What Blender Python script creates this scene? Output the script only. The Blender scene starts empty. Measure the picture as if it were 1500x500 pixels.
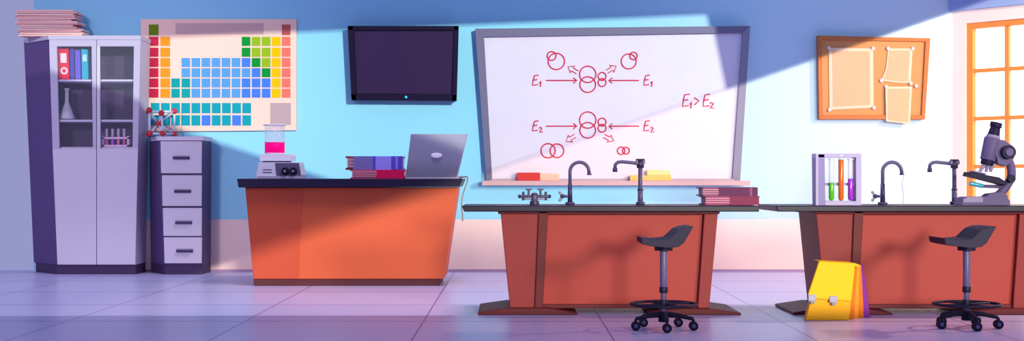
import bpy, bmesh, math, random
from mathutils import Vector, Matrix
random.seed(4)
sc = bpy.context.scene
sc.view_settings.view_transform = 'Standard'
F = 2000.0; HZ = 262.0
def X(px, d): return (px-750.0)*d/F
def Z(py, d): return 1.0-(py-HZ)*d/F
def P(px, py, d, dd=0.0): return Vector((X(px, d), d+dd, Z(py, d)))
def YB(d, z): return HZ+(1.0-z)*F/d

# ---------------------------------------------------------------- materials
def s2l(c): return c/12.92 if c <= 0.04045 else ((c+0.055)/1.055)**2.4
def hx(h):
    h = h.lstrip('#'); return tuple(s2l(int(h[i:i+2], 16)/255.0) for i in (0, 2, 4))+(1.0,)
MC = {}
def M(h, rough=0.55, spec=0.15, metal=0.0, alpha=None, emit=0.0, var=0.05, scale=2.5):
    key = (h, rough, spec, metal, alpha, emit)
    if key in MC: return MC[key]
    m = bpy.data.materials.new('paint_'+h.strip('#')); m.use_nodes = True
    nt = m.node_tree; b = nt.nodes['Principled BSDF']
    c = hx(h)
    tc = nt.nodes.new('ShaderNodeTexCoord'); no = nt.nodes.new('ShaderNodeTexNoise')
    no.inputs['Scale'].default_value = scale; no.inputs['Detail'].default_value = 2
    mx = nt.nodes.new('ShaderNodeMix'); mx.data_type = 'RGBA'
    nt.links.new(tc.outputs['Object'], no.inputs['Vector'])
    nt.links.new(no.outputs['Fac'], mx.inputs[0])
    mx.inputs[6].default_value = tuple(min(1, v*(1-var)) for v in c[:3])+(1,)
    mx.inputs[7].default_value = tuple(min(1, v*(1+var)) for v in c[:3])+(1,)
    nt.links.new(mx.outputs[2], b.inputs['Base Color'])
    b.inputs['Roughness'].default_value = rough
    b.inputs['Specular IOR Level'].default_value = spec
    b.inputs['Metallic'].default_value = metal
    if alpha is not None: b.inputs['Alpha'].default_value = alpha
    if emit:
        b.inputs['Emission Color'].default_value = c; b.inputs['Emission Strength'].default_value = emit
    MC[key] = m; return m

# ---------------------------------------------------------------- builder
class B:
    def __init__(s, name, bevel=0.0):
        s.name = name; s.bm = bmesh.new(); s.mats = []; s.bevel = bevel
    def mi(s, mat):
        if mat not in s.mats: s.mats.append(mat)
        return s.mats.index(mat)
    def add(s, vs, fs, mat, smooth=False):
        k = s.mi(mat); bv = [s.bm.verts.new(v) for v in vs]
        out = []
        for f in fs:
            try: fc = s.bm.faces.new([bv[i] for i in f])
            except ValueError: continue
            fc.material_index = k; fc.smooth = smooth; out.append(fc)
        bmesh.ops.recalc_face_normals(s.bm, faces=out)
    def prism(s, pts, d0, d1, mat, back=None):
        """elevation outline measured at depth d0, extruded straight back to d1"""
        a = [(X(p[0], d0), d0, Z(p[1], d0)) for p in pts]
        q = back or pts
        b = [(X(p[0], d0), d1, Z(p[1], d0)) for p in q]
        n = len(a)
        s.add(a+b, [tuple(range(n)), tuple(range(2*n-1, n-1, -1))]+[(i, (i+1) % n, n+(i+1) % n, n+i) for i in range(n)], mat)
    def rect(s, x0, y0, x1, y1, d0, d1, mat): s.prism([(x0, y0), (x1, y0), (x1, y1), (x0, y1)], d0, d1, mat)
    def box(s, c, sz, mat, rot=None):
        vs = []
        for sx in (-1, 1):
            for sy in (-1, 1):
                for q in (-1, 1):
                    v = Vector((sx*sz[0]/2, sy*sz[1]/2, q*sz[2]/2))
                    if rot: v = rot @ v
                    vs.append(Vector(c)+v)
        s.add(vs, [(0, 1, 3, 2), (4, 6, 7, 5), (0, 4, 5, 1), (2, 3, 7, 6), (0, 2, 6, 4), (1, 5, 7, 3)], mat)
    def tube(s, pts, r, mat, seg=10, closed=False, caps=True):
        pts = [Vector(p) for p in pts]; n = len(pts)
        rs = r if isinstance(r, (list, tuple)) else [r]*n
        vs = []; prev = None
        for i, p in enumerate(pts):
            if closed: t = pts[(i+1) % n]-pts[i-1]
            else: t = pts[min(i+1, n-1)]-pts[max(i-1, 0)]
            t.normalize()
            if prev is None:
                u = t.orthogonal().normalized()
            else:
                u = (prev-t*prev.dot(t)).normalized()
            prev = u; w = t.cross(u)
            for k in range(seg):
                a = 2*math.pi*k/seg
                vs.append(p+(u*math.cos(a)+w*math.sin(a))*rs[i])
        fs = []
        m = n if closed else n-1
        for i in range(m):
            j = (i+1) % n
            for k in range(seg):
                fs.append((i*seg+k, i*seg+(k+1) % seg, j*seg+(k+1) % seg, j*seg+k))
        if not closed and caps:
            fs.append(tuple(range(seg-1, -1, -1))); fs.append(tuple((n-1)*seg+k for k in range(seg)))
        s.add(vs, fs, mat, True)
    def cyl(s, a, b, r0, mat, r1=None, seg=20):
        r1 = r0 if r1 is None else r1
        a = Vector(a); b = Vector(b); t = (b-a).normalized(); u = t.orthogonal().normalized(); w = t.cross(u)
        vs = []
        for p, r in ((a, r0), (b, r1)):
            for k in range(seg):
                an = 2*math.pi*k/seg; vs.append(p+(u*math.cos(an)+w*math.sin(an))*r)
        k0 = s.mi(mat); bv = [s.bm.verts.new(v) for v in vs]; out = []
        for k in range(seg):
            f = s.bm.faces.new([bv[k], bv[(k+1) % seg], bv[seg+(k+1) % seg], bv[seg+k]]); f.smooth = True; out.append(f)
        out.append(s.bm.faces.new(bv[:seg][::-1])); out.append(s.bm.faces.new(bv[seg:]))
        for f in out: f.material_index = k0
        bmesh.ops.recalc_face_normals(s.bm, faces=out)
    def lathe(s, c, prof, mat, seg=28):
        vs = []; c = Vector(c)
        for r, z in prof:
            for k in range(seg):
                a = 2*math.pi*k/seg; vs.append(c+Vector((r*math.cos(a), r*math.sin(a), z)))
        fs = [(i*seg+k, i*seg+(k+1) % seg, (i+1)*seg+(k+1) % seg, (i+1)*seg+k) for i in range(len(prof)-1) for k in range(seg)]
        s.add(vs, fs, mat, True)
    def sphere(s, c, r, mat, seg=16, sc3=(1, 1, 1)):
        vs = []; c = Vector(c); rings = seg//2
        for i in range(rings+1):
            a = math.pi*i/rings
            for k in range(seg):
                b = 2*math.pi*k/seg
                vs.append(c+Vector((r*max(math.sin(a), 1e-3)*math.cos(b)*sc3[0], r*max(math.sin(a), 1e-3)*math.sin(b)*sc3[1], r*math.cos(a)*sc3[2])))
        fs = [(i*seg+k, i*seg+(k+1) % seg, (i+1)*seg+(k+1) % seg, (i+1)*seg+k) for i in range(rings) for k in range(seg)]
        s.add(vs, fs, mat, True)
    def ring(s, c, r, t, mat, axis='z', seg=36, sq=1.0):
        pts = []
        for k in range(seg):
            a = 2*math.pi*k/seg
            if axis == 'z': pts.append(Vector(c)+Vector((r*math.cos(a), r*math.sin(a), 0)))
            else: pts.append(Vector(c)+Vector((r*math.cos(a), 0, r*sq*math.sin(a))))
        s.tube(pts, t, mat, 8, closed=True)
    def done(s):
        me = bpy.data.meshes.new(s.name)
        co = [v.co for v in s.bm.verts]
        o = Vector(((min(c.x for c in co)+max(c.x for c in co))/2, (min(c.y for c in co)+max(c.y for c in co))/2, min(c.z for c in co)))
        for v in s.bm.verts: v.co -= o
        s.bm.to_mesh(me); s.bm.free()
        for m in s.mats: me.materials.append(m)
        ob = bpy.data.objects.new(s.name, me); ob.location = o
        sc.collection.objects.link(ob)
        if s.bevel:
            bv = ob.modifiers.new('bevel', 'BEVEL'); bv.width = s.bevel; bv.segments = 2; bv.limit_method = 'ANGLE'; bv.angle_limit = math.radians(40)
        return ob
def bez(pts, n=8):
    pts = [Vector(p) for p in pts]; out = []
    q = [pts[0]*2-pts[1]]+pts+[pts[-1]*2-pts[-2]]
    for i in range(1, len(q)-2):
        p0, p1, p2, p3 = q[i-1:i+3]
        for k in range(n):
            t = k/n
            out.append(0.5*((2*p1)+(p2-p0)*t+(2*p0-5*p1+4*p2-p3)*t*t+(3*p1-p0-3*p2+p3)*t**3))
    out.append(pts[-1]); return out

# ---------------------------------------------------------------- room
WD = 14.7
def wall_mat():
    m = bpy.data.materials.new('wall_paint_lit_right'); m.use_nodes = True; nt = m.node_tree; b = nt.nodes['Principled BSDF']
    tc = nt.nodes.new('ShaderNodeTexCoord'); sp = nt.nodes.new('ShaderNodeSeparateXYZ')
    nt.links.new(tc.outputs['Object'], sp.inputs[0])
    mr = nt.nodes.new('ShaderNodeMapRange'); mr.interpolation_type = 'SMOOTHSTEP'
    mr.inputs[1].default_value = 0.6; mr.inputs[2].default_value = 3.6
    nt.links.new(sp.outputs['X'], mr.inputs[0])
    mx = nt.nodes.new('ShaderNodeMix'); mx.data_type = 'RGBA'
    mx.inputs[6].default_value = (0.30, 0.70, 0.94, 1); mx.inputs[7].default_value = (0.50, 0.66, 0.84, 1)  # right end paler: warm window light put into the paint colour
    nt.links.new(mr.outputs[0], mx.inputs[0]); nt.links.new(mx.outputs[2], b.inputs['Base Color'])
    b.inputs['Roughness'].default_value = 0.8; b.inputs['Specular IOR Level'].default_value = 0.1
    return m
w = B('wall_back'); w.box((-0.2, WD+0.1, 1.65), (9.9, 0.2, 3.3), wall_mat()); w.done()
tr = B('trim_1'); tr.box((-0.2, WD-0.006, 0.28), (9.86, 0.014, 0.56), M('#f6dad8', 0.7, 0.1)); tr.done()
bb = B('baseboard_back'); bb.box((-0.2, WD-0.018, 0.012), (9.82, 0.01, 0.024), M('#a98fb8', 0.6)); bb.done()

C0 = Vector((X(1395, WD), WD, 0)); T = Vector((0.546, -0.6, 0)); TL = T.length; Tn = T.normalized(); No = Vector((0.6, 0.546, 0)).normalized()
rotW = Matrix((Tn, No, Vector((0, 0, 1)))).transposed()
def wbox(o, u0, u1, z0, z1, n0, n1, mat):
    c = C0+T*((u0+u1)/2)+No*((n0+n1)/2)+Vector((0, 0, (z0+z1)/2))
    o.box(c, ((u1-u0)*TL, n1-n0, z1-z0), mat, rotW)
cream = M('#f5dedc', 0.7, 0.1)
U0, U1, ZT, ZB = 0.19, 1.75, 2.66, 0.62
wr = B('wall_right')
wbox(wr, 0, U0, 0, 3.3, 0, 0.2, cream); wbox(wr, U1, 3.2, 0, 3.3, 0, 0.2, cream)
wbox(wr, U0, U1, ZT, 3.3, 0, 0.2, cream); wbox(wr, U0, U1, 0, ZB, 0, 0.2, cream)
wr.done()
tt = B('trim_2'); wbox(tt, 0.0, 3.2, 2.80, 3.3, -0.05, -0.001, M('#8fa8dc', 0.7, 0.1)); tt.done()
wn = B('window_1', 0.004); fr = M('#de8a48', 0.5)
wbox(wn, U0, U0+0.09, ZB, ZT, 0.02, 0.10, fr); wbox(wn, U1-0.09, U1, ZB, ZT, 0.02, 0.10, fr)
wbox(wn, U0+0.09, U1-0.09, ZT-0.06, ZT, 0.02, 0.10, fr); wbox(wn, U0+0.09, U1-0.09, ZB, ZB+0.06, 0.02, 0.10, fr)
for u in (0.74, 1.24): wbox(wn, u-0.03, u+0.03, ZB+0.06, ZT-0.06, 0.04, 0.08, fr)
for z in (2.15, 1.64, 1.13): wbox(wn, U0+0.09, U1-0.09, z-0.02, z+0.02, 0.041, 0.079, fr)
wbox(wn, U0+0.01, U1-0.01, ZB+0.01, ZT-0.01, 0.085, 0.095, M('#fffdf6', 0.3, 0.2, emit=1.2))
wbox(wn, U0-0.03, U1+0.03, ZB-0.05, ZB-0.001, -0.10, 0.0, M('#f3d9c8', 0.6))
wn.done()

fm = bpy.data.materials.new('floor_tiles'); fm.use_nodes = True; nt = fm.node_tree; b = nt.nodes['Principled BSDF']
geo = nt.nodes.new('ShaderNodeNewGeometry'); sp = nt.nodes.new('ShaderNodeSeparateXYZ'); nt.links.new(geo.outputs['Position'], sp.inputs[0])
def mth(op, a, bb_=None, c=None):
    n = nt.nodes.new('ShaderNodeMath'); n.operation = op
    for i, v in enumerate((a, bb_, c)):
        if v is None: continue
        if isinstance(v, (int, float)): n.inputs[i].default_value = v
        else: nt.links.new(v, n.inputs[i])
    return n.outputs[0]
def line(sock, s_, off, wd):
    f = mth('FRACT', mth('ADD', mth('DIVIDE', sock, s_), off)); g = mth('ABSOLUTE', mth('SUBTRACT', f, 0.5))
    return mth('GREATER_THAN', g, 0.5-wd/s_/2)
lx = line(sp.outputs['X'], 1.25, 0.496, 0.013); ly = line(sp.outputs['Y'], 1.25, 0.35, 0.035)
ln = mth('MAXIMUM', lx, ly)
no = nt.nodes.new('ShaderNodeTexNoise'); no.inputs['Scale'].default_value = 0.7; nt.links.new(geo.outputs['Position'], no.inputs['Vector'])
mx0 = nt.nodes.new('ShaderNodeMix'); mx0.data_type = 'RGBA'; nt.links.new(no.outputs['Fac'], mx0.inputs[0])
mx0.inputs[6].default_value = hx('#b6b6e0'); mx0.inputs[7].default_value = hx('#c2bee6')
mx = nt.nodes.new('ShaderNodeMix'); mx.data_type = 'RGBA'; nt.links.new(ln, mx.inputs[0]); nt.links.new(mx0.outputs[2], mx.inputs[6])
mx.inputs[7].default_value = hx('#7a72b2'); nt.links.new(mx.outputs[2], b.inputs['Base Color'])
b.inputs['Roughness'].default_value = 0.32; b.inputs['Specular IOR Level'].default_value = 0.3
fl = B('floor'); fl.box((0, 6.8, -0.05), (18, 16.2, 0.1), fm); fl.done()

# ---------------------------------------------------------------- tall cabinet
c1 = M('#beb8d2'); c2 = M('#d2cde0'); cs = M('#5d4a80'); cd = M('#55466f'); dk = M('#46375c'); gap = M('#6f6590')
glass = M('#cfd4f0', 0.2, 0.1, alpha=0.05)
CD = 14.25; CB = 14.645
o = B('tall_cabinet', 0.003)
def sidepanel(o, ft, fb, bt, bb_, th, mat, df, db):
    a = [P(ft[0], ft[1], df), P(fb[0], fb[1], df), P(bb_[0], bb_[1], df, db-df), P(bt[0], bt[1], df, db-df)]
    v = a+[p+Vector((th, 0, 0)) for p in a]
    o.add(v, [(0, 1, 2, 3), (7, 6, 5, 4), (0, 4, 5, 1), (1, 5, 6, 2), (2, 6, 7, 3), (3, 7, 4, 0)], mat)
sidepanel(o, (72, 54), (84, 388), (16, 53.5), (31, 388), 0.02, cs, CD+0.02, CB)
o.prism([(70, 52), (206, 52), (206, 58), (71, 58)], CD-0.01, CB, c1, back=[(14, 52), (206, 52), (206, 58), (15, 58)])
o.prism([(202, 58), (206, 58), (199, 388), (195, 388)], CD+0.02, CB, c1)
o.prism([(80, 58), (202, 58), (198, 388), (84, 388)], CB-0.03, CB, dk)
o.prism([(72, 58), (141, 58), (141, 68), (72, 68)], CD, CD+0.025, c1); o.prism([(142, 58), (206, 58), (205.5, 68), (142, 68)], CD, CD+0.025, c1)
o.prism([(72, 68), (83, 68), (87, 218), (77, 218)], CD, CD+0.025, c1)
o.prism([(134, 68), (141, 68), (141, 218), (136, 218)], CD, CD+0.025, c1)
o.prism([(142, 68), (146, 68), (147, 218), (142, 218)], CD, CD+0.025, c2)
o.prism([(196, 68), (205.5, 68), (202, 218), (194, 218)], CD, CD+0.025, c1)
o.prism([(77, 218), (141, 218), (141, 388), (84, 388)], CD, CD+0.025, c2)
o.prism([(142, 218), (202, 218), (198, 388), (142, 388)], CD, CD+0.025, c2)
o.rect(140.8, 58, 142.2, 388, CD+0.012, CD+0.03, gap)
o.prism([(83, 66), (135, 66), (137, 219), (87, 219)], CD+0.010, CD+0.014, glass)
o.prism([(146, 66), (197, 66), (195, 219), (147, 219)], CD+0.010, CD+0.014, glass)
for y in (118, 177, 217): o.rect(84 if y < 200 else 86, y-1.5, 200, y+1.5, CD+0.04, CB-0.03, M('#d4cce4'))
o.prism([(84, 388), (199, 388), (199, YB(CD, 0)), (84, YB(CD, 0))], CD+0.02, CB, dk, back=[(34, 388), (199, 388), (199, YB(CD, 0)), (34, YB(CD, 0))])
o.done()
o = B('ring_binders', 0.003); d = CD+0.1
for x0, x1, yt, col in ((85, 101, 70, '#f0143c'), (102, 109, 71, '#4b3fae'), (109.5, 118, 73, '#6a5cd4'), (119, 129, 72, '#1fafd0')):
    o.prism([(x0, yt), (x1-1, yt+0.5), (x1, 116), (x0+1, 116)], d, d+0.22, M(col))
o.prism([(88, 78), (97, 78), (97.5, 92), (88.5, 92)], d-0.003, d, M('#f4e6f2')); o.prism([(121, 80), (127, 80), (127, 90), (121, 90)], d-0.003, d, M('#bfe8f4'))
o.ring(P(94, 104, d, -0.003), 0.030, 0.010, M('#f4e6f4'), 'y'); o.done()
def flask(name, px, yb, d, h, r, liq):
    g = M('#e6ecfd', 0.05, 0.6, alpha=0.55); b0 = P(px, yb, d)
    o = B(name); o.lathe(b0, [(0.001, 0), (r, 0.004), (r, 0.02), (r*0.24, h*0.55), (r*0.22, h*0.93), (r*0.32, h*0.96), (r*0.32, h)], g)
    o.lathe(b0, [(0.001, 0.006), (r*0.93, 0.008), (r*0.93, 0.02), (r*0.62, h*0.24), (0.001, h*0.24)], M(liq, 0.2)); o.done()
flask('erlenmeyer_flask', 98, 175.3, CD+0.15, 0.33, 0.085, '#eae6fa')
o = B('test_tube_rack', 0.001); d = CD+0.14; pk = M('#e9cdea'); yb = 215.3
for y in (yb-1.5, yb-13): o.rect(149, y-1.5, 189, y+1.5, d-0.03, d+0.05, pk)
for x in (149, 186): o.rect(x, yb-16, x+3, yb, d-0.03, d+0.05, pk)
for i, col in enumerate(('#f24fb8', '#c04ff0', '#ff6fc0', '#f24fb8')):
    q = P(156+i*8.5, yb-3, d, 0.01)
    o.cyl(q, q+Vector((0, 0, 0.09)), 0.014, M(col, 0.2)); o.cyl(q+Vector((0, 0, 0.09)), q+Vector((0, 0, 0.17)), 0.0145, M('#eadff5', 0.1, 0.5, alpha=0.5))
o.done()
o = B('paper_stack'); zt = Z(52, CD-0.01); z = zt
pc = ['#fbc4bc', '#fdd8d0', '#f4b2ae', '#fee4dc']
lay = [(24, 118), (26, 119), (22, 116), (23, 117), (26, 108), (24, 104), (20, 112), (19, 110), (22, 100), (21, 106), (18, 107), (20, 103), (19, 108), (21, 104)]
for i, (a, b_) in enumerate(lay):
    h = 0.020; rz = random.uniform(-0.05, 0.05); xa, xb = X(a, CD), X(b_, CD)
    R = Matrix.Rotation(rz, 3, 'Z')
    o.box(((xa+xb)/2, CD+0.20+random.uniform(-.01, .01), z+h/2), (xb-xa, 0.26, h*0.8), M(pc[i % 4], 0.8, 0.1), R)
    o.box(((xa+xb)/2, CD+0.20, z+h*0.9), ((xb-xa)*0.97, 0.24, h*0.21), M('#d58c94', 0.8, 0.1), R)
    z += h
o.done()

# ---------------------------------------------------------------- drawer cabinet
o = B('drawer_cabinet', 0.003); DD = 14.22
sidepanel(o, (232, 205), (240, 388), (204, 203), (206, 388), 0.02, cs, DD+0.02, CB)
o.prism([(229, 200), (298, 200), (298, 206), (230, 206)], DD-0.01, CB, M('#d8d2e6'), back=[(203, 200), (298, 200), (298, 206), (203, 206)])
o.prism([(234, 206), (297, 206), (296, 388), (241, 388)], DD+0.02, CB, cd)
for (a, b_, xl) in ((207, 254, 235), (257, 302, 237), (305, 346, 238.5), (348, 386, 240)):
    o.prism([(xl, a), (295.5, a), (295, b_), (xl+1, b_)], DD, DD+0.03, c2)
    yc = a+(b_-a)*0.52
    o.rect(xl+18, yc-3, xl+43, yc+3, DD-0.004, DD, M('#8d84a8'))
    o.tube([P(xl+19, yc, DD), P(xl+20, yc, DD, -0.03), P(xl+41, yc, DD, -0.03), P(xl+42, yc, DD)], 0.009, M('#3d3558'), 8)
o.prism([(241, 388), (296, 388), (296, YB(DD, 0)), (241, YB(DD, 0))], DD+0.02, CB, dk, back=[(206, 388), (296, 388), (296, YB(DD, 0)), (206, YB(DD, 0))])
o.done()
o = B('molecular_model'); d = 14.38; zt = Z(200, DD-0.01)
rb = M('#c8283a', 0.3, 0.5); rod = M('#d6e6fa', 0.3, 0.5)
def mp(x, y, dd=0): return P(x, y, d, dd)
zb = zt+0.036
N = {'a': mp(214.5, 163, 0.1), 'b': mp(252, 162, 0.1), 'c': mp(223, 162, -0.12), 'd': mp(240, 166, -0.1), 'e': mp(214.5, 196, 0.1), 'f': mp(252, 196, 0.1), 'g': mp(224, 196, -0.12), 'h': mp(232, 181, 0), 'i': mp(242, 193, -0.1)}
for k in ('e', 'f', 'g', 'i'): N[k].z = zb
for k, v in N.items(): o.sphere(v, 0.032 if k != 'h' else 0.040, rb)
for p_, q_ in ('ab', 'ac', 'bd', 'cd', 'ef', 'eg', 'fi', 'gi', 'ae', 'bf', 'cg', 'di', 'ah', 'bh', 'ch', 'eh', 'fh', 'gh', 'ih', 'dh'):
    o.cyl(N[p_], N[q_], 0.010, rod, seg=8)
ob = o.done(); ob.location.z = zt+0.001

# ---------------------------------------------------------------- periodic table poster
o = B('periodic_table_poster'); d = 14.66; q = 14.655
o.prism([(206, 28), (434, 28), (434, 191), (208, 193)], d, 14.69, M('#fdd6c8', 0.8, 0.1))
o.rect(257, 34, 386, 50, q, d, M('#d2afb0', 0.8, 0.1)); o.rect(396, 151, 426, 183, q, d, M('#c0a3ab', 0.8, 0.1))
cx = [218, 235, 251]+[266+14.7*i for i in range(11)]
ry = [36, 54]+[70+15*i for i in range(5)]
def cell(c, r, col): o.rect(cx[c], ry[r], cx[c]+(14 if c < 2 else 12.4), ry[r]+(15.5 if r == 0 else 13.2), q, d, M(col, 0.8, 0.1))
cell(0, 0, '#6f8a1e'); [cell(0, r, '#c4264a') for r in range(1, 7)]
[cell(1, r, '#f79626') for r in range(1, 7)]; cell(2, 5, '#12a0a4'); cell(2, 6, '#12a0a4'); cell(3, 5, '#12a0a4'); cell(3, 6, '#12a0a4')
for c in range(3, 9):
    for r in range(3, 7):
        if not (c == 3 and r > 4): cell(c, r, '#5a9fe0')
G, L, BL = '#0c9438', '#96bc22', '#4580f0'
for c, rr in ((9, [0, G, G, BL, '#5a9fe0', BL, BL]), (10, [0, L, L, G, BL, BL, BL]), (11, [0, L, L, L, G, BL, BL]), (12, [0]+['#ffc400']*6), (13, ['#c8605e']+['#f07868']*6)):
    for r, col in enumerate(rr):
        if col: cell(c, r, col)
for r, y in enumerate((151, 169)):
    for i in range(10):
        x = 221+14.9*i; o.rect(x, y, x+12.6, y+15, q, d, M('#4580f0' if (r, i) in ((1, 5), (1, 8)) else '#14a0b4', 0.8, 0.1))
o.done()

# ---------------------------------------------------------------- TV
o = B('wall_television', 0.006); d = 14.55
tvf = M('#190f30', 0.5, 0.08)
o.prism([(510, 39), (671, 39), (668, 147), (515, 146)], d, 14.69, tvf)
o.prism([(519, 46), (664, 46), (661, 138), (523, 137)], d-0.004, d, M('#33204a', 0.5, 0.08))
o.prism([(509, 38), (672, 38), (671, 44), (511, 44)], d-0.02, d, tvf); o.prism([(514, 138), (669, 139), (668, 148), (515, 147)], d-0.02, d, tvf)
o.prism([(509, 38), (517, 38), (522, 147), (515, 147)], d-0.02, d, tvf); o.prism([(665, 38), (672, 38), (669, 148), (662, 148)], d-0.02, d, tvf)
o.sphere(P(595, 142.5, d, -0.022), 0.013, M('#2f9dff', emit=1.5)); o.done()

# ---------------------------------------------------------------- whiteboard
o = B('whiteboard', 0.003); d = 14.62; wf = M('#6f6b8a', 0.5, 0.2)
o.prism([(699, 44), (1096, 40), (1082, 267), (713, 267)], d, 14.69, M('#ddd4ea', 0.5, 0.15))
f = 14.58
def fp(a, mat): o.prism(a, f, 14.66, mat)
fp([(696, 42), (1099, 38), (1088, 48), (709, 54)], wf); fp([(696, 42), (709, 54), (721, 262), (713, 270)], wf)
fp([(1099, 38), (1084, 270), (1073, 262), (1088, 48)], M('#84809e', 0.5, 0.2)); fp([(713, 270), (721, 262), (1073, 262), (1084, 270)], M('#b3a0b8', 0.5, 0.2))
rd = M('#d22850', 0.6); I = 14.615
def stroke(pts, r=0.0068): o.tube([P(x, y, I) for x, y in pts], r, rd, 6)
def circ(x, y, r): o.ring(P(x, y, I), r*I/F, 0.0068, rd, 'y', 28)
def Eg(x, y, sub):
    stroke([(x+9, y), (x+3, y+1), (x+1, y+8), (x, y+15), (x+8, y+14)]); stroke([(x+2, y+7.5), (x+7, y+6.5)])
    if sub == 1: stroke([(x+10, y+12), (x+12.5, y+9), (x+11.5, y+17)])
    else: stroke([(x+10, y+11), (x+12, y+9.5), (x+14, y+11), (x+10.5, y+17), (x+15, y+16.5)])
def arrow(x0, x1, y):
    sg = 1 if x1 > x0 else -1
    stroke([(x0, y), (x1, y)]); stroke([(x1-5*sg, y-4), (x1, y), (x1-5*sg, y+4)])
def barrow(x, y, dx, dy):
    L_ = math.hypot(dx, dy); ux, uy = dx/L_, dy/L_; nx, ny = -uy, ux
    g = lambda a, b_: (x+ux*a+nx*b_, y+uy*a+ny*b_)
    stroke([g(-8, 2.5), g(1, 2.5), g(0, 6), g(8, 0), g(0, -6), g(1, -2.5), g(-8, -2.5)], 0.0055)
for y, sub in ((110, 1), (177, 2)):
    Eg(780, y, sub); Eg(943, y, sub); arrow(800, 845, y+8); arrow(936, 892, y+8)
    circ(861, y-1, 12); circ(861, y+14, 11.5); circ(882, y+2, 5.8); circ(882, y+11, 5.8)
circ(815, 90, 12); circ(808, 82, 6.5); circ(921, 90, 11); circ(928, 82, 5.5)
circ(803, 221, 10.5); circ(816, 221, 10); circ(910, 221, 5.5); circ(917, 221, 5)
barrow(839, 102, -1, -0.6); barrow(896, 101, 1, -0.6); barrow(836, 203, -1, 0.6); barrow(892, 203, 1, 0.5)
def EgB(x, y, sub):
    stroke([(x+10, y), (x+3, y+1), (x+1, y+9), (x, y+18), (x+9, y+17)]); stroke([(x+2, y+9), (x+8, y+8)])
    if sub == 1: stroke([(x+10.5, y+15), (x+13, y+12), (x+12, y+21)])
    else: stroke([(x+10, y+14), (x+12.5, y+12), (x+15, y+14), (x+10.5, y+21), (x+16, y+20.5)])
EgB(1000, 138, 1); stroke([(1017, 143), (1024, 148), (1017, 154)]); EgB(1030, 138, 2)
o.done()
o = B('marker_tray', 0.003); o.prism([(706, 265), (1099, 265), (1099, 272), (706, 272)], 14.44, 14.575, M('#c8a4ac', 0.5)); o.done()
ze = Z(264.9, 14.44); ye_ = YB(14.47, ze)
o = B('whiteboard_eraser', 0.004); o.prism([(758, 253), (791, 253), (791, ye_), (758, ye_)], 14.47, 14.55, M('#c83434')); o.prism([(791, 254), (819, 255), (819, ye_), (791, ye_)], 14.47, 14.55, M('#f0b8a6')); o.done()
o = B('sponge', 0.004); o.prism([(923, 257), (983, 257), (984, ye_), (923, ye_)], 14.47, 14.55, M('#f0bc70')); o.prism([(948, 249), (981, 250), (982, 257), (948, 257)], 14.48, 14.54, M('#f5d490')); o.done()

# ---------------------------------------------------------------- cork board
o = B('cork_board', 0.003); d = 14.64
o.prism([(1203, 58), (1356, 61), (1350, 169), (1205, 169)], d, 14.69, M('#c88a5c', 0.8, 0.1))
cf = M('#b56c40', 0.6); f = 14.61
for a in ([(1198, 52), (1363, 56), (1356, 61), (1203, 58)], [(1198, 52), (1203, 58), (1205, 169), (1200, 175)], [(1363, 56), (1355, 175), (1350, 169), (1356, 61)], [(1200, 175), (1205, 169), (1350, 169), (1355, 175)]): o.prism(a, f, 14.69, cf)
o.done()
pa = M('#d0a284', 0.8, 0.1)
pb = M('#dcbca8', 0.8, 0.1); pin = M('#e0c0c8', 0.4)
o = B('pinned_papers')
def paper(a, dd=0.0):
    o.prism(a, 14.628-dd, 14.632-dd, pb)
    cxx = sum(p[0] for p in a)/len(a); cyy = sum(p[1] for p in a)/len(a)
    o.prism([(cxx+(x-cxx)*0.84, cyy+(y-cyy)*0.90) for x, y in a], 14.626-dd, 14.628-dd, pa)
a1 = [(1214, 70), (1279, 71), (1280, 158), (1215, 161)]; paper(a1)
a2 = [(1301, 71), (1337, 71), (1334, 122), (1311, 121), (1291, 118), (1298, 100)]; paper(a2)
a3 = [(1297, 127), (1336, 127), (1333, 182), (1315, 180), (1298, 178)]; paper(a3, 0.025)
for (x, y) in a1+[a2[0], a2[1], a2[2], a2[4], (1298, 127), (1342, 126)]:
    o.sphere(P(x, y, 14.622), 0.022, pin, 10, (1, 0.5, 1))
o.done()

# ---------------------------------------------------------------- teacher desk
o = B('teacher_desk', 0.006); d = 12.62
o.prism([(347, 262), (678, 262), (673, 274), (349, 275)], d, d+0.85, M('#221a38', 0.4, 0.2))
w1 = M('#cc5c3c', 0.5); w2 = M('#c05038', 0.5); d = 12.70  # left panel slightly darker: shadow put into its wood colour
o.prism([(442, 275), (670, 275), (650, 409), (437, 409)], d+0.01, d+0.7, w1)
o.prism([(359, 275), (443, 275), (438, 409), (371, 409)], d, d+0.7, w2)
yb = YB(d+0.03, 0)
o.prism([(371, 409), (645, 409), (644, yb), (372, yb)], d+0.03, d+0.66, M('#5c2f38', 0.6))
o.done()
o = B('magnetic_stirrer', 0.005); d = 12.8
o.prism([(379, 238), (438, 238), (442, 256), (441, 262), (375, 262), (375, 256)], d, d+0.28, M('#dcd9ea'))
o.prism([(403, 239), (438, 239), (441, 258), (405, 258)], d-0.006, d, M('#5f5878'))
o.rect(377, 258, 441, 262, d-0.02, d, M('#b0a9c8'))
for x in (418, 430):
    q = P(x, 251, d, -0.008); o.cyl(q, q+Vector((0, -0.03, 0)), 0.037, M('#1c1430'), 0.031); o.cyl(q+Vector((0, -0.031, 0.0)), q+Vector((0, -0.036, 0.0)), 0.012, M('#8d86a4'))
o.prism([(380, 229), (381, 226), (427, 226), (428, 229), (427, 236), (381, 236)], d+0.02, d+0.26, M('#f0eef8'))
o.rect(385, 236, 423, 239, d+0.05, d+0.22, M('#565070')); 
o.rect(385, 248, 398, 249.5, d-0.003, d, M('#6a6484')); o.rect(385, 252, 398, 253.5, d-0.003, d, M('#6a6484'))
o.done()
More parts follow.
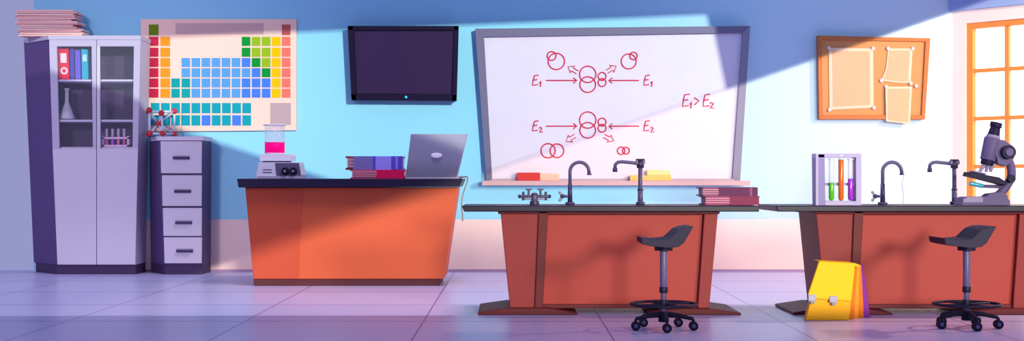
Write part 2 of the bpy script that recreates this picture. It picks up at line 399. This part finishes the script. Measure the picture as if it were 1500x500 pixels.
# beaker: glass wall above a pink liquid body with added self-glow
o = B('beaker'); q = P(402.5, 225.8, d, 0.14); q.x = X(402.5, d+0.14); q.z = Z(226, d+0.02)+0.001; r = 0.094
gl = M('#e8f6fd', 0.1, 0.2, alpha=0.34)
o.lathe(q, [(0.001, 0.0), (r*0.94, 0.0), (r, 0.008), (r, 0.012)], M('#f6e6f6', 0.2))
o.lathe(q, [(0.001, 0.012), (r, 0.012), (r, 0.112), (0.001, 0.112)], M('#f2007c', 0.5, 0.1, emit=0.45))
o.lathe(q, [(r, 0.113), (r, 0.262), (r*1.12, 0.276), (r*1.10, 0.280)], gl)
o.ring(q+Vector((0, 0, 0.278)), r*1.11, 0.006, M('#f4f8ff', 0.2)); o.ring(q+Vector((0, 0, 0.112)), r, 0.004, M('#ffa0d4', 0.2))
for z_ in (0.15, 0.18, 0.21): o.box(q+Vector((0.03, -r*0.98, z_)), (0.04, 0.003, 0.005), M('#ffffff'))
o.done()
def book(o, x0, x1, y0, y1, d, dp, cov, page, bands=(), slant=0):
    t = (y1-y0)*0.14
    cm = M(cov, 0.5); 
    o.prism([(x0+slant, y0), (x1, y0), (x1, y0+t), (x0+slant, y0+t)], d, d+dp, cm)
    o.prism([(x0, y1-t), (x1, y1-t), (x1, y1), (x0, y1)], d, d+dp, cm)
    o.prism([(x0+3+slant, y0+t), (x1-1, y0+t), (x1-1, y1-t), (x0+3, y1-t)], d+0.012, d+dp-0.01, M(page, 0.8))
    for i, (a, b_, col) in enumerate(bands): o.prism([(a, y0), (b_, y0), (b_, y1), (a, y1)], d-0.004-0.003*i, d+0.02-0.003*i, M(col, 0.5))
o = B('book_stack', 0.001); d = 12.85
book(o, 513, 593, 249, 262, d, 0.3, '#c3134e', '#f0c3c8', [(551, 592, '#e0125e'), (516, 551, '#c85a80')])
for y in (252, 255, 258): o.rect(515, y, 552, y+0.8, d-0.012, d, M('#f2c8cc'))
book(o, 506, 590, 229, 249, d+0.02, 0.3, '#9c4758', '#e9bcc6', [(546, 590, '#5f50cc'), (517, 546, '#7e74b8'), (550, 573, '#9d92f8')])
o.rect(579, 230, 583, 248, d+0.005, d+0.02, M('#8d80f0'))
for y in (234, 239, 244): o.rect(507, y, 519, y+0.9, d+0.008, d+0.03, M('#f2c8cc'))
o.done()
o = B('laptop', 0.004); d = 12.82; g1 = M('#a3a1b8', 0.5, 0.2); g2 = M('#c6c4d4', 0.5, 0.2)
a = [P(603, 197, d, -0.10), P(684, 197, d, -0.10), P(668, 260, d), P(594, 260, d)]
v = a+[p+Vector((0.012, 0.03, 0)) for p in a]
o.add(v, [(0, 1, 2, 3), (7, 6, 5, 4), (0, 4, 5, 1), (1, 5, 6, 2), (2, 6, 7, 3), (3, 7, 4, 0)], g1)
o.prism([(594, 257.5), (676, 257.5), (674, 262), (594, 262)], d+0.0, d+0.34, g2)
q = P(640, 228, d, -0.055); o.sphere(q, 0.052, M('#f0eef8', 0.4), 24, (1, 0.08, 0.5))
o.done()
o = B('laptop_cable'); dk_ = M('#8d7c78', 0.6)
o.tube(bez([P(674, 260.4, 12.8), P(680, 259.5, 12.75), P(684.5, 259.5, 12.72), P(684, 266, 12.6, 0.1), P(678, 284, 12.6, 0.1), P(675.5, 300, 12.6, 0.1), P(677, 316, 12.6, 0.1), P(677, 325, 12.6, 0.1)]), 0.006, dk_, 8)
o.done()

# ---------------------------------------------------------------- lab tables
def lab_table(name, x0, x1, bl, br):
    o = B(name, 0.006); d = 10.0
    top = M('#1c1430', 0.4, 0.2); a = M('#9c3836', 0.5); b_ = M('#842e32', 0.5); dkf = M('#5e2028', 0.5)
    o.prism([(x0, 301.8), (x1, 301.8), (x1-1, 310.5), (x0+4, 310.5)], d, d+0.75, top)
    d = 10.08
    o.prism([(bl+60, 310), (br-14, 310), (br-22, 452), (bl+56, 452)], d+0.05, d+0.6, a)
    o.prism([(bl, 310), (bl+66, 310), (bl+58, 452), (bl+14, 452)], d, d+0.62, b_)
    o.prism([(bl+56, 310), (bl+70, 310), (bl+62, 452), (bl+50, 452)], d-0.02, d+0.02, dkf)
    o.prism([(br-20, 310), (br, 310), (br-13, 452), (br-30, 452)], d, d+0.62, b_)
    o.prism([(bl-4, 310), (br+3, 310), (br+2, 314), (bl-3, 314)], d-0.02, d+0.64, dkf)
    o.prism([(bl+60, 446), (br-25, 446), (br-25, 452.5), (bl+60, 452.5)], d+0.03, d+0.1, dkf)
    e = 10.0; yb = YB(e, 0)
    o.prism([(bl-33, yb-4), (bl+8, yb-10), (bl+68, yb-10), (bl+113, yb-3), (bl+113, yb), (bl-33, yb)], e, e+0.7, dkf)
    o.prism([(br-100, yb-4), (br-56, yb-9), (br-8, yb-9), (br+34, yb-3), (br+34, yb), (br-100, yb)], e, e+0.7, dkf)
    o.done()
lab_table('lab_table', 676, 1113, 733, 1052)
lab_table('lab_table', 1136, 1573, 1195, 1514)

met = M('#4e4570', 0.4, 0.3); metd = M('#352c52', 0.4, 0.3); metl = M('#8d86aa', 0.4, 0.3)
TZ = Z(301.8, 10.0)
def onT(px, d): return Vector((X(px, d), d, TZ))
def goose(px, hh=0.325):
    d = 10.4; b0 = onT(px, d); o = B('gooseneck_faucet')
    o.cyl(b0, b0+Vector((0, 0, 0.02)), 0.036, metd); o.cyl(b0+Vector((0, 0, 0.02)), b0+Vector((0, 0, 0.16)), 0.019, metd, 0.016)
    pts = [b0+Vector((0, 0, 0.1)), b0+Vector((0, 0, 0.25))]
    R = 0.072; top = hh-R
    for i in range(13):
        a = math.pi-i*math.pi*0.93/12; pts.append(b0+Vector((R+R*math.cos(a), 0, top+R*math.sin(a)-0.0)))
    pts.append(pts[-1]+Vector((0.004, 0, -0.03)))
    o.tube(pts, 0.0135, met, 12); o.cyl(pts[-1], pts[-1]+Vector((0, 0, -0.012)), 0.018, metd)
    q = b0+Vector((0, 0, 0.065)); o.cyl(q, q+Vector((-0.055, 0, 0)), 0.011, met)
    for s1 in (1, -1):
        o.cyl(q+Vector((-0.06, 0, 0)), q+Vector((-0.075, 0, 0.03*s1)), 0.010, metl, seg=10)
        o.sphere(q+Vector((-0.077, 0, 0.03*s1)), 0.012, metl, 10)
    o.sphere(q+Vector((-0.058, 0, 0)), 0.018, metd, 12)
    return o
goose(835).done()
def armf(px, d=10.35):
    b0 = onT(px, d); o = B('lab_faucet')
    o.cyl(b0, b0+Vector((0, 0, 0.022)), 0.034, metd); o.cyl(b0, b0+Vector((0, 0, 0.12)), 0.020, met); o.cyl(b0, b0+Vector((0, 0, 0.32)), 0.0165, met)
    o.sphere(b0+Vector((0, 0, 0.115)), 0.024, metd, 14, (1, 1, 0.5))
    h = b0+Vector((0, 0, 0.31)); o.cyl(h+Vector((0, 0, -0.03)), h+Vector((0, 0, 0.03)), 0.028, metd); o.cyl(h+Vector((0, 0, 0.03)), h+Vector((0, 0, 0.04)), 0.034, metd)
    o.box(h+Vector((0, 0, 0.015)), (0.07, 0.04, 0.03), met)
    o.tube([h, h+Vector((-0.06, 0, 0.010)), h+Vector((-0.14, 0, 0.018)), h+Vector((-0.17, 0, 0.014)), h+Vector((-0.19, 0, -0.004)), h+Vector((-0.192, 0, -0.03))], 0.0135, met, 12)
    e = h+Vector((-0.192, 0, -0.03)); o.cyl(e, e+Vector((0, 0, -0.03)), 0.018, metd); return o
armf(938).done()
o = B('gas_tap', 0.002); d = 10.35; b0 = onT(783, d)
o.cyl(b0, b0+Vector((0, 0, 0.03)), 0.036, metd); o.cyl(b0+Vector((0, 0, 0.03)), b0+Vector((0, 0, 0.075)), 0.026, met)
o.cyl(b0+Vector((-0.11, 0, 0.065)), b0+Vector((0.11, 0, 0.065)), 0.011, met); o.cyl(b0+Vector((-0.10, 0, 0.045)), b0+Vector((0.10, 0, 0.045)), 0.007, metl)
for sx in (-1, 1):
    o.box(b0+Vector((sx*0.045, 0, 0.09)), (0.018, 0.03, 0.06), metd); o.box(b0+Vector((sx*0.045, 0, 0.118)), (0.05, 0.02, 0.012), met)
    o.cyl(b0+Vector((sx*0.085, 0, 0.035)), b0+Vector((sx*0.085, 0, 0.10)), 0.010, metd); o.sphere(b0+Vector((sx*0.112, 0, 0.065)), 0.015, metd, 12)
o.sphere(b0+Vector((0, 0, 0.075)), 0.027, metd, 16, (1, 1, 0.7)); o.done()
o = B('textbook_stack', 0.001); d = 10.3; yb = YB(d, TZ)
book(o, 1031, 1113, yb-13, yb, d, 0.28, '#6a1844', '#e0a8b8', [(1068, 1112, '#7c2250'), (1034, 1068, '#94406c')])
for y in (3, 6, 9): o.rect(1033, yb-y-1, 1069, yb-y, d-0.012, d, M('#d9a3b8'))
book(o, 1027, 1110, yb-26, yb-13, d+0.01, 0.28, '#501c48', '#d8a0b8', [(1052, 1110, '#5c2050'), (1030, 1052, '#844870')])
o.rect(1098, yb-26, 1102, yb-13, d+0.002, d+0.012, M('#8f4a80'))
for y in (16, 19, 22): o.rect(1029, yb-y-1, 1053, yb-y, d-0.002, d+0.02, M('#d9a3b8'))
o.done()

# open test tube rack: side panels, top, shelf, base
o = B('test_tube_rack', 0.002); d = 10.2; yb = YB(d, TZ); la = M('#b0a5d0', 0.5); lb = M('#8b7fb4', 0.5)
o.prism([(1195, 226), (1208, 226), (1209, yb), (1196, yb)], d, d+0.14, lb); o.rect(1195, 226, 1199, yb, d-0.004, d, la)
o.prism([(1195, 225), (1262, 225), (1262, 231), (1195, 231)], d, d+0.14, la); o.prism([(1254, 231), (1262, 231), (1262, yb), (1254, yb)], d, d+0.14, la)
o.rect(1209, yb-6, 1254, yb, d, d+0.14, la); o.rect(1209, 268, 1254, 272, d+0.045, d+0.125, la)
for x, yt, yl, col in ((1219, 234, 268, '#4fb022'), (1233, 229, 234, '#d0601a'), (1247, 234, 262, '#9a30c8')):
    q1 = P(x, yl, d, 0.022); q2 = P(x, yt, d, 0.022); q0 = P(x, yb-6.5, d, 0.022)
    r = 0.020; o.sphere(q0+Vector((0, 0, r)), r, M(col, 0.2, 0.5, emit=0.08), 14); o.cyl(q0+Vector((0, 0, r)), q1, r, M(col, 0.2, 0.5, emit=0.08))  # tube liquids carry a little added self-glow
    if q2.z > q1.z+0.01: o.cyl(q1, q2, r, M('#e6e4f8', 0.1, 0.5, alpha=0.45))
    o.cyl(q2, q2+Vector((0, 0, 0.008)), r*1.25, M('#e6e4f8', 0.1, 0.5))
o.done()
g = goose(1293, 0.325); d = 10.4
g.tube(bez([onT(1324, d)+Vector((0, 0, 0.22)), onT(1322, d)+Vector((0, 0, 0.15)), onT(1324, d)+Vector((0, 0, 0.07)), onT(1323, d)+Vector((0, 0, 0.004))]), 0.005, M('#c8d4f0', 0.2), 8)
g.done()
armf(1398, 10.62).done()

o = B('microscope', 0.003); d = 10.25; yb = YB(d, TZ); mg = M('#574b78', 0.5, 0.15); md = M('#1f1838', 0.5, 0.1); ml = M('#857ba2', 0.5, 0.15)
def mc(x, y, dd=0.09): return P(x, y, d, dd)
o.prism([(1409, yb), (1411, yb-9), (1418, yb-12), (1474, yb-13), (1480, yb-6), (1480, yb)], d, d+0.2, mg)
o.prism([(1411, yb-4), (1411, yb-9), (1418, yb-12), (1440, yb-12), (1440, yb-4)], d-0.004, d, ml)
o.prism([(1444, yb-12), (1450, 284), (1470, 281), (1478, yb-12)], d+0.03, d+0.16, mg)
o.tube(bez([mc(1464, yb-10), mc(1480, 274), mc(1488, 258), mc(1486, 240), mc(1478, 226)]), 0.032, mg, 14)
o.prism([(1455, 207), (1470, 205), (1484, 214), (1486, 232), (1474, 244), (1462, 240)], d+0.04, d+0.14, mg)
q = mc(1478, 223, 0.02); o.cyl(q, q+Vector((0, -0.03, 0)), 0.052, md); o.cyl(q+Vector((0, -0.03, 0)), q+Vector((0, -0.04, 0)), 0.030, mg)
q = mc(1484, 262, 0.06); o.cyl(q, q+Vector((0, -0.04, 0)), 0.030, md)
ax0, ax1 = mc(1466, 179), mc(1450, 247)
def axp(t): return ax0.lerp(ax1, t)
o.cyl(axp(0), axp(0.10), 0.044, md); o.cyl(axp(0.10), axp(0.28), 0.036, md, 0.046); o.cyl(axp(0.28), axp(0.34), 0.052, ml); o.cyl(axp(0.34), axp(0.82), 0.064, mg, 0.058)
o.cyl(axp(0.82), axp(0.92), 0.048, md)
for dx in (-6, 3, 10): o.cyl(mc(1453+dx*0.7, 240), mc(1447+dx, 252), 0.017, ml, 0.012)
o.prism([(1422, 252), (1464, 260), (1476, 268), (1474, 272), (1420, 258)], d+0.01, d+0.17, md)
o.prism([(1428, 250), (1446, 254), (1445, 256), (1427, 252)], d+0.03, d+0.14, ml)
q = mc(1436, 271); 
o.cyl(q+Vector((-0.05, 0, 0.012)), q+Vector((0.05, 0, -0.01)), 0.018, M('#3f98b8', 0.2, 0.5)); o.cyl(q+Vector((0.045, 0, -0.01)), mc(1475, 274), 0.014, mg)
o.done()

# ---------------------------------------------------------------- stools
def stool(px, dc):
    x = X(px, dc); o = B('lab_stool', 0.004); navy = M('#1e1838', 0.5, 0.15); st = M('#544c78', 0.4, 0.3); bl = M('#191430', 0.5, 0.2)
    s9 = lambda dx, dy: (px+dx, 350+dy)
    o.prism([s9(-33, -1), s9(-12, 2), s9(8, 0), s9(22, -13), s9(32, -17), s9(44, -18), s9(30, 6), s9(22, 12), s9(8, 14), s9(-20, 11), s9(-31, 8)], dc-0.17, dc+0.17, navy)
    zs = Z(363, dc)
    o.cyl((x, dc, zs+0.01), (x, dc, zs-0.02), 0.06, bl); o.cyl((x, dc, zs), (x, dc, zs-0.28), 0.024, st); o.cyl((x, dc, zs-0.12), (x, dc, 0.08), 0.019, st)
    o.cyl((x, dc, zs-0.26), (x, dc, zs-0.30), 0.028, bl)
    zr = Z(446, dc); o.ring((x, dc, zr), 0.215, 0.011, bl)
    for a in (0, 90, 180, 270):
        a = math.radians(a+25); o.cyl((x, dc, zr), (x+0.215*math.cos(a), dc+0.215*math.sin(a), zr), 0.007, bl, seg=8)
    o.cyl((x, dc, zr-0.02), (x, dc, zr+0.03), 0.028, bl); o.cyl((x, dc, 0.05), (x, dc, 0.12), 0.035, bl)
    for a in (180, 252, 324, 36, 108):
        a = math.radians(a+18); c_, s_ = math.cos(a), math.sin(a)
        e = Vector((x+0.2*c_, dc+0.2*s_, 0.075))
        o.tube([(x, dc, 0.10), (x+0.1*c_, dc+0.1*s_, 0.095), e], [0.02, 0.016, 0.012], bl, 10)
        o.cyl(e, e+Vector((0, 0, -0.03)), 0.010, bl, seg=10)
        for t in (-0.014, 0.014):
            w_ = Vector((e.x, e.y+t, 0.03)); o.cyl(w_+Vector((0, -0.009, 0)), w_+Vector((0, 0.009, 0)), 0.03, bl)
            o.cyl(w_+Vector((0, -0.011, 0)), w_+Vector((0, 0.011, 0)), 0.014, M('#6a6290'))
    o.done()
stool(972, 9.05); stool(1416, 9.15)

# ---------------------------------------------------------------- yellow bag
o = B('school_bag', 0.008); d = 9.62; yb = YB(d, 0); ye = M('#eeaa0e', 0.5); yd = M('#e88f10', 0.5); og = M('#cc6c0f', 0.5); pu = M('#7a1a90', 0.5)
o.prism([(1201, 385), (1252, 387), (1244, yb), (1180, yb)], d, d+0.07, ye)
o.prism([(1216, 385), (1256, 387), (1251, yb), (1200, yb)], d+0.075, d+0.12, og)
o.prism([(1218, 386), (1260, 389), (1257, yb), (1202, yb)], d+0.125, d+0.17, yd)
o.prism([(1222, 388), (1262, 391), (1266, yb-2), (1266, yb), (1206, yb)], d+0.175, d+0.20, og)
o.prism([(1200, 383), (1253, 386), (1261, 389), (1262, 392), (1218, 390)], d-0.005, d+0.2, ye)
o.prism([(1200, 383), (1253, 386), (1247, 442), (1192, 438), (1183, 434)], d-0.022, d, M('#f7b80e', 0.5))
o.prism([(1224, 389), (1264, 388), (1272, 440), (1276, yb), (1210, yb)], d+0.205, d+0.25, pu)
for x, y in ((1190, 437), (1221, 439)):
    o.rect(x-6, y-5, x+6, y+5, d-0.032, d-0.020, M('#a39db8', 0.4, 0.3)); o.rect(x-3, y+3, x+3, y+9, d-0.03, d, M('#8a849c', 0.4, 0.3))
o.done()

# ---------------------------------------------------------------- camera
cam = bpy.data.cameras.new('camera'); co = bpy.data.objects.new('camera', cam); sc.collection.objects.link(co)
co.location = (0, 0, 1.0); co.rotation_euler = (math.pi/2, 0, 0); cam.sensor_width = 36; cam.lens = 48.0; cam.shift_y = 12/1500.0
sc.camera = co

# ---------------------------------------------------------------- light
wo = bpy.data.worlds.new('world'); sc.world = wo; wo.use_nodes = True
wo.node_tree.nodes['Background'].inputs[0].default_value = (0.39, 0.40, 0.74, 1); wo.node_tree.nodes['Background'].inputs[1].default_value = 0.78
def spot(name, loc, tgt, col, level, planes, ref, cone=60, blend=0.1, size=0.0, soft=0.0012):
    """added spot lamp; planes mask its light to straight edges in the shader"""
    ld = bpy.data.lights.new(name, 'SPOT'); lo = bpy.data.objects.new(name, ld); sc.collection.objects.link(lo)
    loc = Vector(loc); tgt = Vector(tgt); lo.location = loc
    lo.rotation_euler = (tgt-loc).to_track_quat('-Z', 'Y').to_euler()
    ld.spot_size = math.radians(cone); ld.spot_blend = blend; ld.shadow_soft_size = size; ld.color = col
    ld.energy = level*4*math.pi**2*(tgt-loc).length**2
    if planes:
        ld.use_nodes = True; nt = ld.node_tree; em = [n for n in nt.nodes if n.type == 'EMISSION'][0]
        ge = nt.nodes.new('ShaderNodeNewGeometry'); prev = None
        def vm(op, a, b_):
            n = nt.nodes.new('ShaderNodeVectorMath'); n.operation = op
            for i, v in enumerate((a, b_)):
                if hasattr(v, 'is_linked'): nt.links.new(v, n.inputs[i])
                elif v is not None: n.inputs[i].default_value = v
            return n
        for pl in planes:
            A, C = Vector(pl[0]), Vector(pl[1]); sf = pl[2] if len(pl) > 2 else soft
            n = (A-loc).cross(C-loc)
            sg = 1 if n.dot(Vector(ref)-loc) > 0 else -1
            a_ = vm('SUBTRACT', tuple(A), ge.outputs['Position']); c_ = vm('SUBTRACT', tuple(C), ge.outputs['Position'])
            if sg < 0: a_, c_ = c_, a_
            cr = vm('CROSS_PRODUCT', a_.outputs[0], c_.outputs[0]); nn = vm('NORMALIZE', cr.outputs[0], None)
            dp = vm('DOT_PRODUCT', ge.outputs['Incoming'], nn.outputs[0])
            mr = nt.nodes.new('ShaderNodeMapRange'); mr.inputs[1].default_value = -sf; mr.inputs[2].default_value = sf
            nt.links.new(dp.outputs['Value'], mr.inputs[0]); cur = mr.outputs[0]
            if prev is not None:
                mu = nt.nodes.new('ShaderNodeMath'); mu.operation = 'MULTIPLY'; nt.links.new(prev, mu.inputs[0]); nt.links.new(cur, mu.inputs[1]); cur = mu.outputs[0]
            prev = cur
        nt.links.new(prev, em.inputs['Strength'])
    return lo
def Wp(x, y): return P(x, y, WD)
mid = Wp(750, 300)
DG = (Wp(1395, 18), Wp(362, 375)); FL = ((-10, 9.95, 0), (10, 10.05, 0), 0.003)
spot('beam_high_spot', (9, -9, 7), mid, (0.92, 1.0, 0.78), 0.92, [(Wp(205, 58), Wp(1035, 22)), (Wp(1035, 22), Wp(1110, 385)), DG, (Wp(205, 170), Wp(480, 262))], Wp(560, 150), 50, 0.1, 0.6)  # added unseen spot, masked to the upper beam's outline
def zc(x, y): return 1+0.3457*x+0.0105*y
spot('beam_low_spot', (12, -10, zc(12, -10)), mid, (1.0, 0.95, 0.70), 0.42, [DG, FL], Wp(900, 350), 70, 0.1, 1.4)  # added unseen spot, masked to the area below the diagonal
spot('beam_low_spot', (5, -12, zc(5, -12)), mid, (1.0, 0.95, 0.70), 0.52, [DG, FL], Wp(900, 350), 70, 0.1, 1.4)  # second added spot, makes the cast shadows fainter
spot('warm_fill_right', (6.6, 10.8, 3.4), Wp(1000, 300), (1.0, 0.66, 0.46), 0.44, [DG], Wp(1200, 350), 150, 0.5, 0.1)  # added unseen warm lamp inside the room, brightens the right wall
spot('floor_fill', (0, 10.5, 6), (0, 12.2, 0), (1.0, 0.90, 0.98), 0.5, [((-10, 14.6, 0), (10, 14.6, 0), 0.02), ((-10, 9.9, 0), (10, 10.05, 0), 0.006)], (0, 12, 0), 130, 0.6, 0.8)  # added unseen overhead spot, brightens the floor band
spot('fill_left', (-6.0, 0, 5), Wp(150, 230), (1.0, 0.82, 0.85), 0.30, [], None, 24, 1.0, 0.8)  # added unseen fill, lifts the cabinets on the left
spot('blue_fill', (3.2, 6.0, 5.5), Wp(1180, 0), (0.02, 0.45, 0.75), 0.20, [], None, 26, 1.0, 0.5)  # added unseen blue fill for the upper right wall
